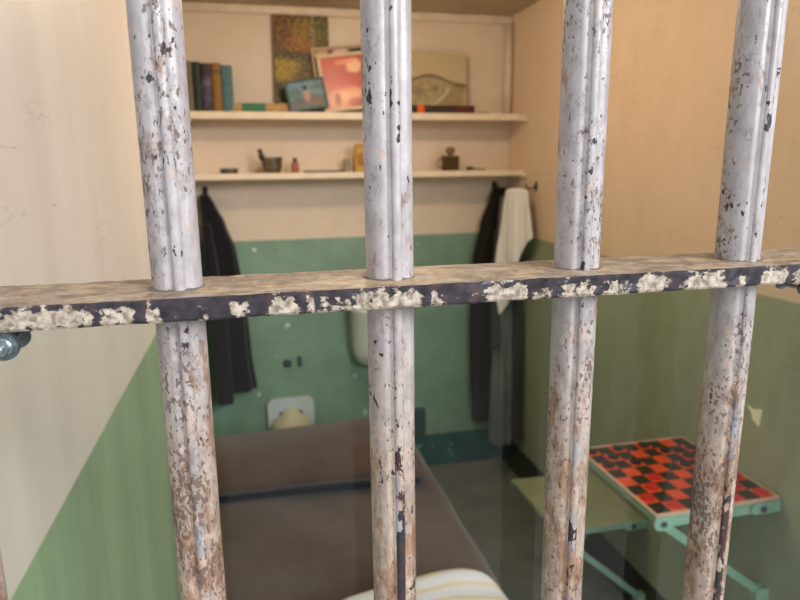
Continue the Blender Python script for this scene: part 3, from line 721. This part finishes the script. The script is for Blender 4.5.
def blanket():
    bm = bmesh.new(); NX, NY = 70, 120; g = []
    for j in range(NY+1):
        y = .50+1.625*j/NY; r = []
        for i in range(NX+1):
            u = i/NX; s = u*1.02                      # arc length across the bed
            top = .788
            if s < top: x, z = -.024+s*1.046, .486
            else:
                q = s-top; a = min(q/.03, PI/2); x = .800+.03*math.sin(a); z = .486-.03*(1-math.cos(a))-max(0, q-.03*PI/2)
            nn = noise.noise(Vector((x*4, y*3, 0)))*.010+noise.noise(Vector((x*9, y*6, 3)))*.004
            nn += .006*math.sin((x*.8+y*1.1)*11+1.5*noise.noise(Vector((x*3, y*3, 7))))*max(0, noise.noise(Vector((x*2, y*2, 5)))+.3)
            if s < top: z += nn+.012
            else: x += .012*math.sin(y*17)*min(1, (s-top)/.15)+.004; z += (nn+.012)*(1-min(1, (s-top)/.05))
            if j > NY-8:   # far end turns down
                z -= .0
            r.append(bm.verts.new((x-.41, y-1.3, z-.4)))
        g.append(r)
    for j in range(NY):
        for i in range(NX): bm.faces.new((g[j][i], g[j][i+1], g[j+1][i+1], g[j+1][i]))
    o = link('blanket', bm, M_blk, None, True, loc=(.41, 1.3, .4))
    m_ = o.modifiers.new('solid', 'SOLIDIFY'); m_.thickness = .008; m_.offset = -1
    return tag(o, 'flat brown wool blanket spread over the cot mattress and hanging over its side', 'blanket')
blanket()
def bundle():
    """pillow wrapped in a second brown blanket at the far end: blunt overhanging front face"""
    bm = bmesh.new(); NX = 60; rings = []
    for i in range(NX+1):
        u = i/NX; x = -.024+.800*u
        e_ = min(1, (1-abs(2*u-1))/.22); e_ = (math.sqrt(max(0, 1-(1-e_)**2))*.6+.4) if u > .5 else 1
        hgt = (.117+.032*u*u*(1.2-u)*3.2+.004*math.sin(u*PI*3)+.012*noise.noise(Vector((x*4, 1, 2))))*e_
        yf = 1.655+.012*math.cos(u*3.0)-.035*max(0, u-.55)
        ring = []
        prof = [(0.075, .004), (.060, .06), (.012, .17), (-.010, .36), (.004, .64), (.05, .86), (.12, .98), (.20, 1.03), (.28, 1.0), (.35, .86), (.395, .55), (.40, .25), (.38, .004)]
        for k, (dy, hz) in enumerate(prof):
            w_ = .004*noise.noise(Vector((x*9, k*1.1, 3)))
            zb = .511
            ring.append((x-.41, yf+dy+w_-1.9, zb+hz*hgt+w_*.6-.5))
        rings.append(ring)
    ringtube(bm, rings)
    o = link('covered_pillow', bm, M_blk, None, True, loc=(.41, 1.9, .5))
    m_ = o.modifiers.new('ss', 'SUBSURF'); m_.levels = 1; m_.render_levels = 2
    bm = bmesh.new(); pts = []  # dark roll along the foot of the front face
    for i in range(41):
        u = i/40; yf = 1.655+.012*math.cos(u*3.0)-.035*max(0, u-.55)
        pts.append((-.018+.765*u-.41, yf+.010-1.9+.003*noise.noise(Vector((u*6, 2, 2))), .521-.5+.002*noise.noise(Vector((u*7, 5, 2)))))
    tube(bm, pts, .0105, 12)
    link('navy_roll', bm, cloth_mat('navy_roll', (18, 20, 34)), o, True)['label'] = 'dark navy roll along the front foot of the wrapped pillow'
    return tag(o, 'pillow wrapped in a brown blanket at the far end of the cot', 'pillow')
bundle()
def striped():
    t = NT('striped_ticking', .8, spec=.2); x, y, z = t.xyz()
    s_ = t.math('ADD', t.math('ADD', y, t.math('MULTIPLY', x, .12)), t.math('MULTIPLY', t.noise(6, 2), .03))
    q = t.math('SINE', t.math('MULTIPLY', s_, 2*PI/.058))
    c = t.mix(t.step(q, .35, .75), srgb(222, 224, 234), srgb(222, 208, 186))
    t.color(c); t.bump(t.noise(9, 3), .4, .01)
    bm = bmesh.new(); NU, NV = 64, 40; rings = []
    a_, b_, c_ = .245, .20, .066
    def sp(v, e): return math.copysign(abs(v)**e, v)
    for i in range(1, NV):
        ph = -PI/2+PI*i/NV; ring = []
        for k in range(NU):
            th = 2*PI*k/NU
            X = a_*sp(math.cos(th), .55)*sp(math.cos(ph), .75); Y = b_*sp(math.cos(th+0)*0+math.sin(th), .55)*sp(math.cos(ph), .75); Z = c_*sp(math.sin(ph), 1)
            Z += .009*math.sin(Y*40+X*6+1)*math.cos(ph)*(1 if Z > 0 else 0)+.006*noise.noise(Vector((X*9, Y*9, 1)))*(1 if Z > 0 else 0)
            ring.append((X, Y, Z))
        rings.append(ring)
    ringtube(bm, rings)
    o = link('pillow', bm, t.m, None, True, loc=(.525, .795, .578), rot=(R(0), R(-5), R(4)))
    tag(o, 'white pillow with cream and pale blue stripes on the near end of the blanket', 'pillow')
striped()

# ------------------------------------------------------------------ fold-down table and seat
def mint_mat():
    t = NT('mint_steel_paint', .4); n = t.noise(12, 4); n2 = t.noise(90, 3)
    c = t.ramp(n, [(.3, srgb(132, 170, 148)), (.7, srgb(152, 188, 166))])
    t.color(t.mix(t.step(n2, .70, .74), c, srgb(90, 100, 84))); return t.m
M_mint = mint_mat(); M_olive = plain('olive_seat_paint', (158, 164, 132), .45, .12, 8)
def fold(name, z, x0, y0, y1, zb, label, cat, topmat, rh=.034, out=False):
    e = empty(name, (W, (y0+y1)/2, z), label, cat); O = Vector((W, (y0+y1)/2, z))
    def B(n, a, b, c, d, f, g, mat, bev=.002): return boxo(n, a-O.x, b-O.x, c-O.y, d-O.y, f-O.z, g-O.z, mat, e, bev)
    B('top_panel', x0, W-.012, y0, y1, z-.010, z, topmat, .004)
    B('edge_rail', x0+.004, W-.03, y0+.001, y0+.006, z-rh, z-.0105, M_mint)
    B('edge_rail', x0+.004, W-.03, y1-.006, y1-.001, z-rh, z-.0105, M_mint)
    B('edge_rail', x0, x0+.004, y0+.007, y1-.007, z-.018, z-.0105, M_mint)
    for yy, s in ((y0, -1), (y1, 1)):
        # rounded hinge ear at the wall, with pin
        bm = bmesh.new()
        prism(bm, [(-.078+.016*math.cos(a)-.0, -.018+.016*math.sin(a)) for a in [PI/2+PI*k/10 for k in range(11)]]+[(-.004, -.034), (-.004, -.002)], min(0, s*.006)+(yy-O.y), max(0, s*.006)+(yy-O.y))
        soft(link('hinge_ear', bm, M_mint, e), .0015)
        bm = bmesh.new(); lathe(bm, [(.001, 0), (.009, 0), (.009, .003), (.006, .005), (.001, .005)], 16, c=(-.060, yy-O.y+(s*.0062 if s > 0 else s*.0062-.005), -.018), axis='y'); link('hinge_pin', bm, M_zdark, e)
        # pivot ear on the outer corner
        bm = bmesh.new(); xo = x0-O.x
        prism(bm, [(xo+.045, -.001), (xo-.004, -.001)]+[(xo+.012+.02*math.cos(a), -.018+.02*math.sin(a)) for a in [PI+PI*k/8 for k in range(5)]]+[(xo+.045, -.036)], min(0, s*.005)+(yy-O.y), max(0, s*.005)+(yy-O.y))
        soft(link('pivot_ear', bm, M_mint, e), .0015)
        bm = bmesh.new(); lathe(bm, [(.001, 0), (.008, 0), (.008, .003), (.005, .005), (.001, .005)], 14, c=(xo+.018, yy-O.y+(.0052 if s > 0 else -.0105), -.018), axis='y'); link('pivot_pin', bm, M_zdark, e)
        # diagonal strut down to the wall
        yi = yy+s*.0125-O.y if out else yy-s*.014-O.y
        P0 = Vector((x0+.014, 0, z-.020)); P1 = Vector((W-.016, 0, zb))
        d = (P1-P0).normalized(); n = Vector((-d.z, 0, d.x))*.011
        bm = bmesh.new()
        prism(bm, [((P0+n).x-O.x, (P0+n).z-O.z), ((P0-n).x-O.x, (P0-n).z-O.z), ((P1-n).x-O.x, (P1-n).z-O.z), ((P1+n).x-O.x, (P1+n).z-O.z)], yi-.005, yi+.005)
        soft(link('strut', bm, M_mint, e), .0015)
        bm = bmesh.new(); box(bm, -.040, -.0005, yi-.011, yi-.0055, zb-O.z-.016, zb-O.z+.020); box(bm, -.040, -.0005, yi+.0055, yi+.011, zb-O.z-.016, zb-O.z+.020)
        link('wall_bracket', bm, M_mint, e)
    return e
ZTB, ZSE = .765, .395
fold('folding_table', ZTB, 1.150, .865, 1.262, .478, 'mint green steel shelf table folded down from the right wall under the checkerboard', 'table', M_mint)
fold('folding_bench', ZSE, 1.170, 1.402, 1.785, .090, 'lower pale olive steel seat folded down from the right wall behind the table', 'seat', M_olive, .026, True)

def board_mat():
    t = NT('checkerboard_print', .5); x, y, z = t.xyz()
    ch = t.n('ShaderNodeTexChecker'); ch.inputs['Scale'].default_value = 1.0
    mp = t.map((8/.352, 8/.376, 1), (0, 0, .5)); t.l(mp, ch.inputs['Vector'])
    org = t.ramp(t.noise(30, 3), [(.3, srgb(222, 72, 28)), (.7, srgb(236, 92, 44))])
    c = t.mix(ch.outputs['Fac'], srgb(38, 38, 28), org)
    t.color(c); return t.m
bw = .360
board = empty('checkerboard', (1.147, .862, ZTB), 'orange and black checkerboard lying on the mint green table', 'board game')
SQ = .352/8
bm = bmesh.new(); box(bm, 0, .352, 0, .376, 0, .0045); pf = link('printed_face', bm, board_mat(), board, loc=(.0075, .0095, .001))
bm = bmesh.new()
for a in ((0, .367, 0, .009), (0, .367, .386, .395), (0, .007, .0095, .3855), (.360, .367, .0095, .3855)): box(bm, a[0], a[1], a[2], a[3], .0005, .0057)
link('pale_border', bm, plain('border_card', (214, 176, 152), .6, .1, 30), board)
M_ck = plain('black_checker', (34, 30, 34), .35, .1, 40); M_cr = plain('red_checker', (196, 36, 30), .35, .08, 40)
def checker(col, i, j, label):
    mat = M_ck if col == 'black' else M_cr
    bm = bmesh.new(); r = .0165
    lathe(bm, [(.001, 0), (r-.001, 0), (r, .001), (r, .0055), (r-.0015, .007), (r-.004, .007), (r-.005, .0060), (r-.008, .0060), (r-.009, .0068), (.001, .0068)], 30)
    o = link('%s_checker' % col, bm, mat, None, True, loc=(1.147+.0075+(i+.5)*SQ, .862+.0095+(j+.5)*.047, ZTB+.0058), rot=(0, 0, i*1.1+j))
    m_ = o.modifiers.new('e', 'EDGE_SPLIT'); m_.split_angle = .6
    tag(o, label, 'game piece', '%s checkers on the board' % col)
ordn = ['first', 'second', 'third', 'fourth', 'fifth', 'sixth', 'seventh', 'eighth']
pieces = [('black', 0, 7), ('black', 2, 7), ('black', 4, 7), ('black', 0, 5), ('black', 2, 5), ('black', 1, 6), ('black', 5, 6), ('black', 6, 5), ('black', 5, 4), ('black', 7, 6),
          ('red', 1, 0), ('red', 0, 1), ('red', 1, 2), ('red', 2, 3), ('red', 7, 0), ('red', 5, 0), ('red', 6, 1), ('red', 7, 2), ('red', 4, 1), ('red', 6, 3)]
for c_, i, j in pieces:
    lb = '%s checker in the %s row from the near edge, %s square from the left' % (c_, ordn[j] if j < 7 else 'farthest', ordn[i])
    checker(c_, i, j, lb)

# pale patch added as a painted bright reflection on the right wall
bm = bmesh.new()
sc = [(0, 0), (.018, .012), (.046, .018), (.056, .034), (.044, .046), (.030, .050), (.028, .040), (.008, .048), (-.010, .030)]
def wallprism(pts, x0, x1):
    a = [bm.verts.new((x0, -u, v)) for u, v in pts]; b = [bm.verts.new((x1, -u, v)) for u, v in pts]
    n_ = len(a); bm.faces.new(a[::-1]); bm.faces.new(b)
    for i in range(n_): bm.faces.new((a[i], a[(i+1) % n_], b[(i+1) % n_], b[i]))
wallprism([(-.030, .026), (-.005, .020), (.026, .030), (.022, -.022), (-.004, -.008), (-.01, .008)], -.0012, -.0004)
o = link('reflection_patch', bm, plain('pale_reflection', (252, 252, 214), .6, .06, 80), None, loc=(W, .985, .945))
tag(o, 'pale yellow patch painted as a bright reflection on the green right wall', 'paper')  # painted reflection, not a piece of paper
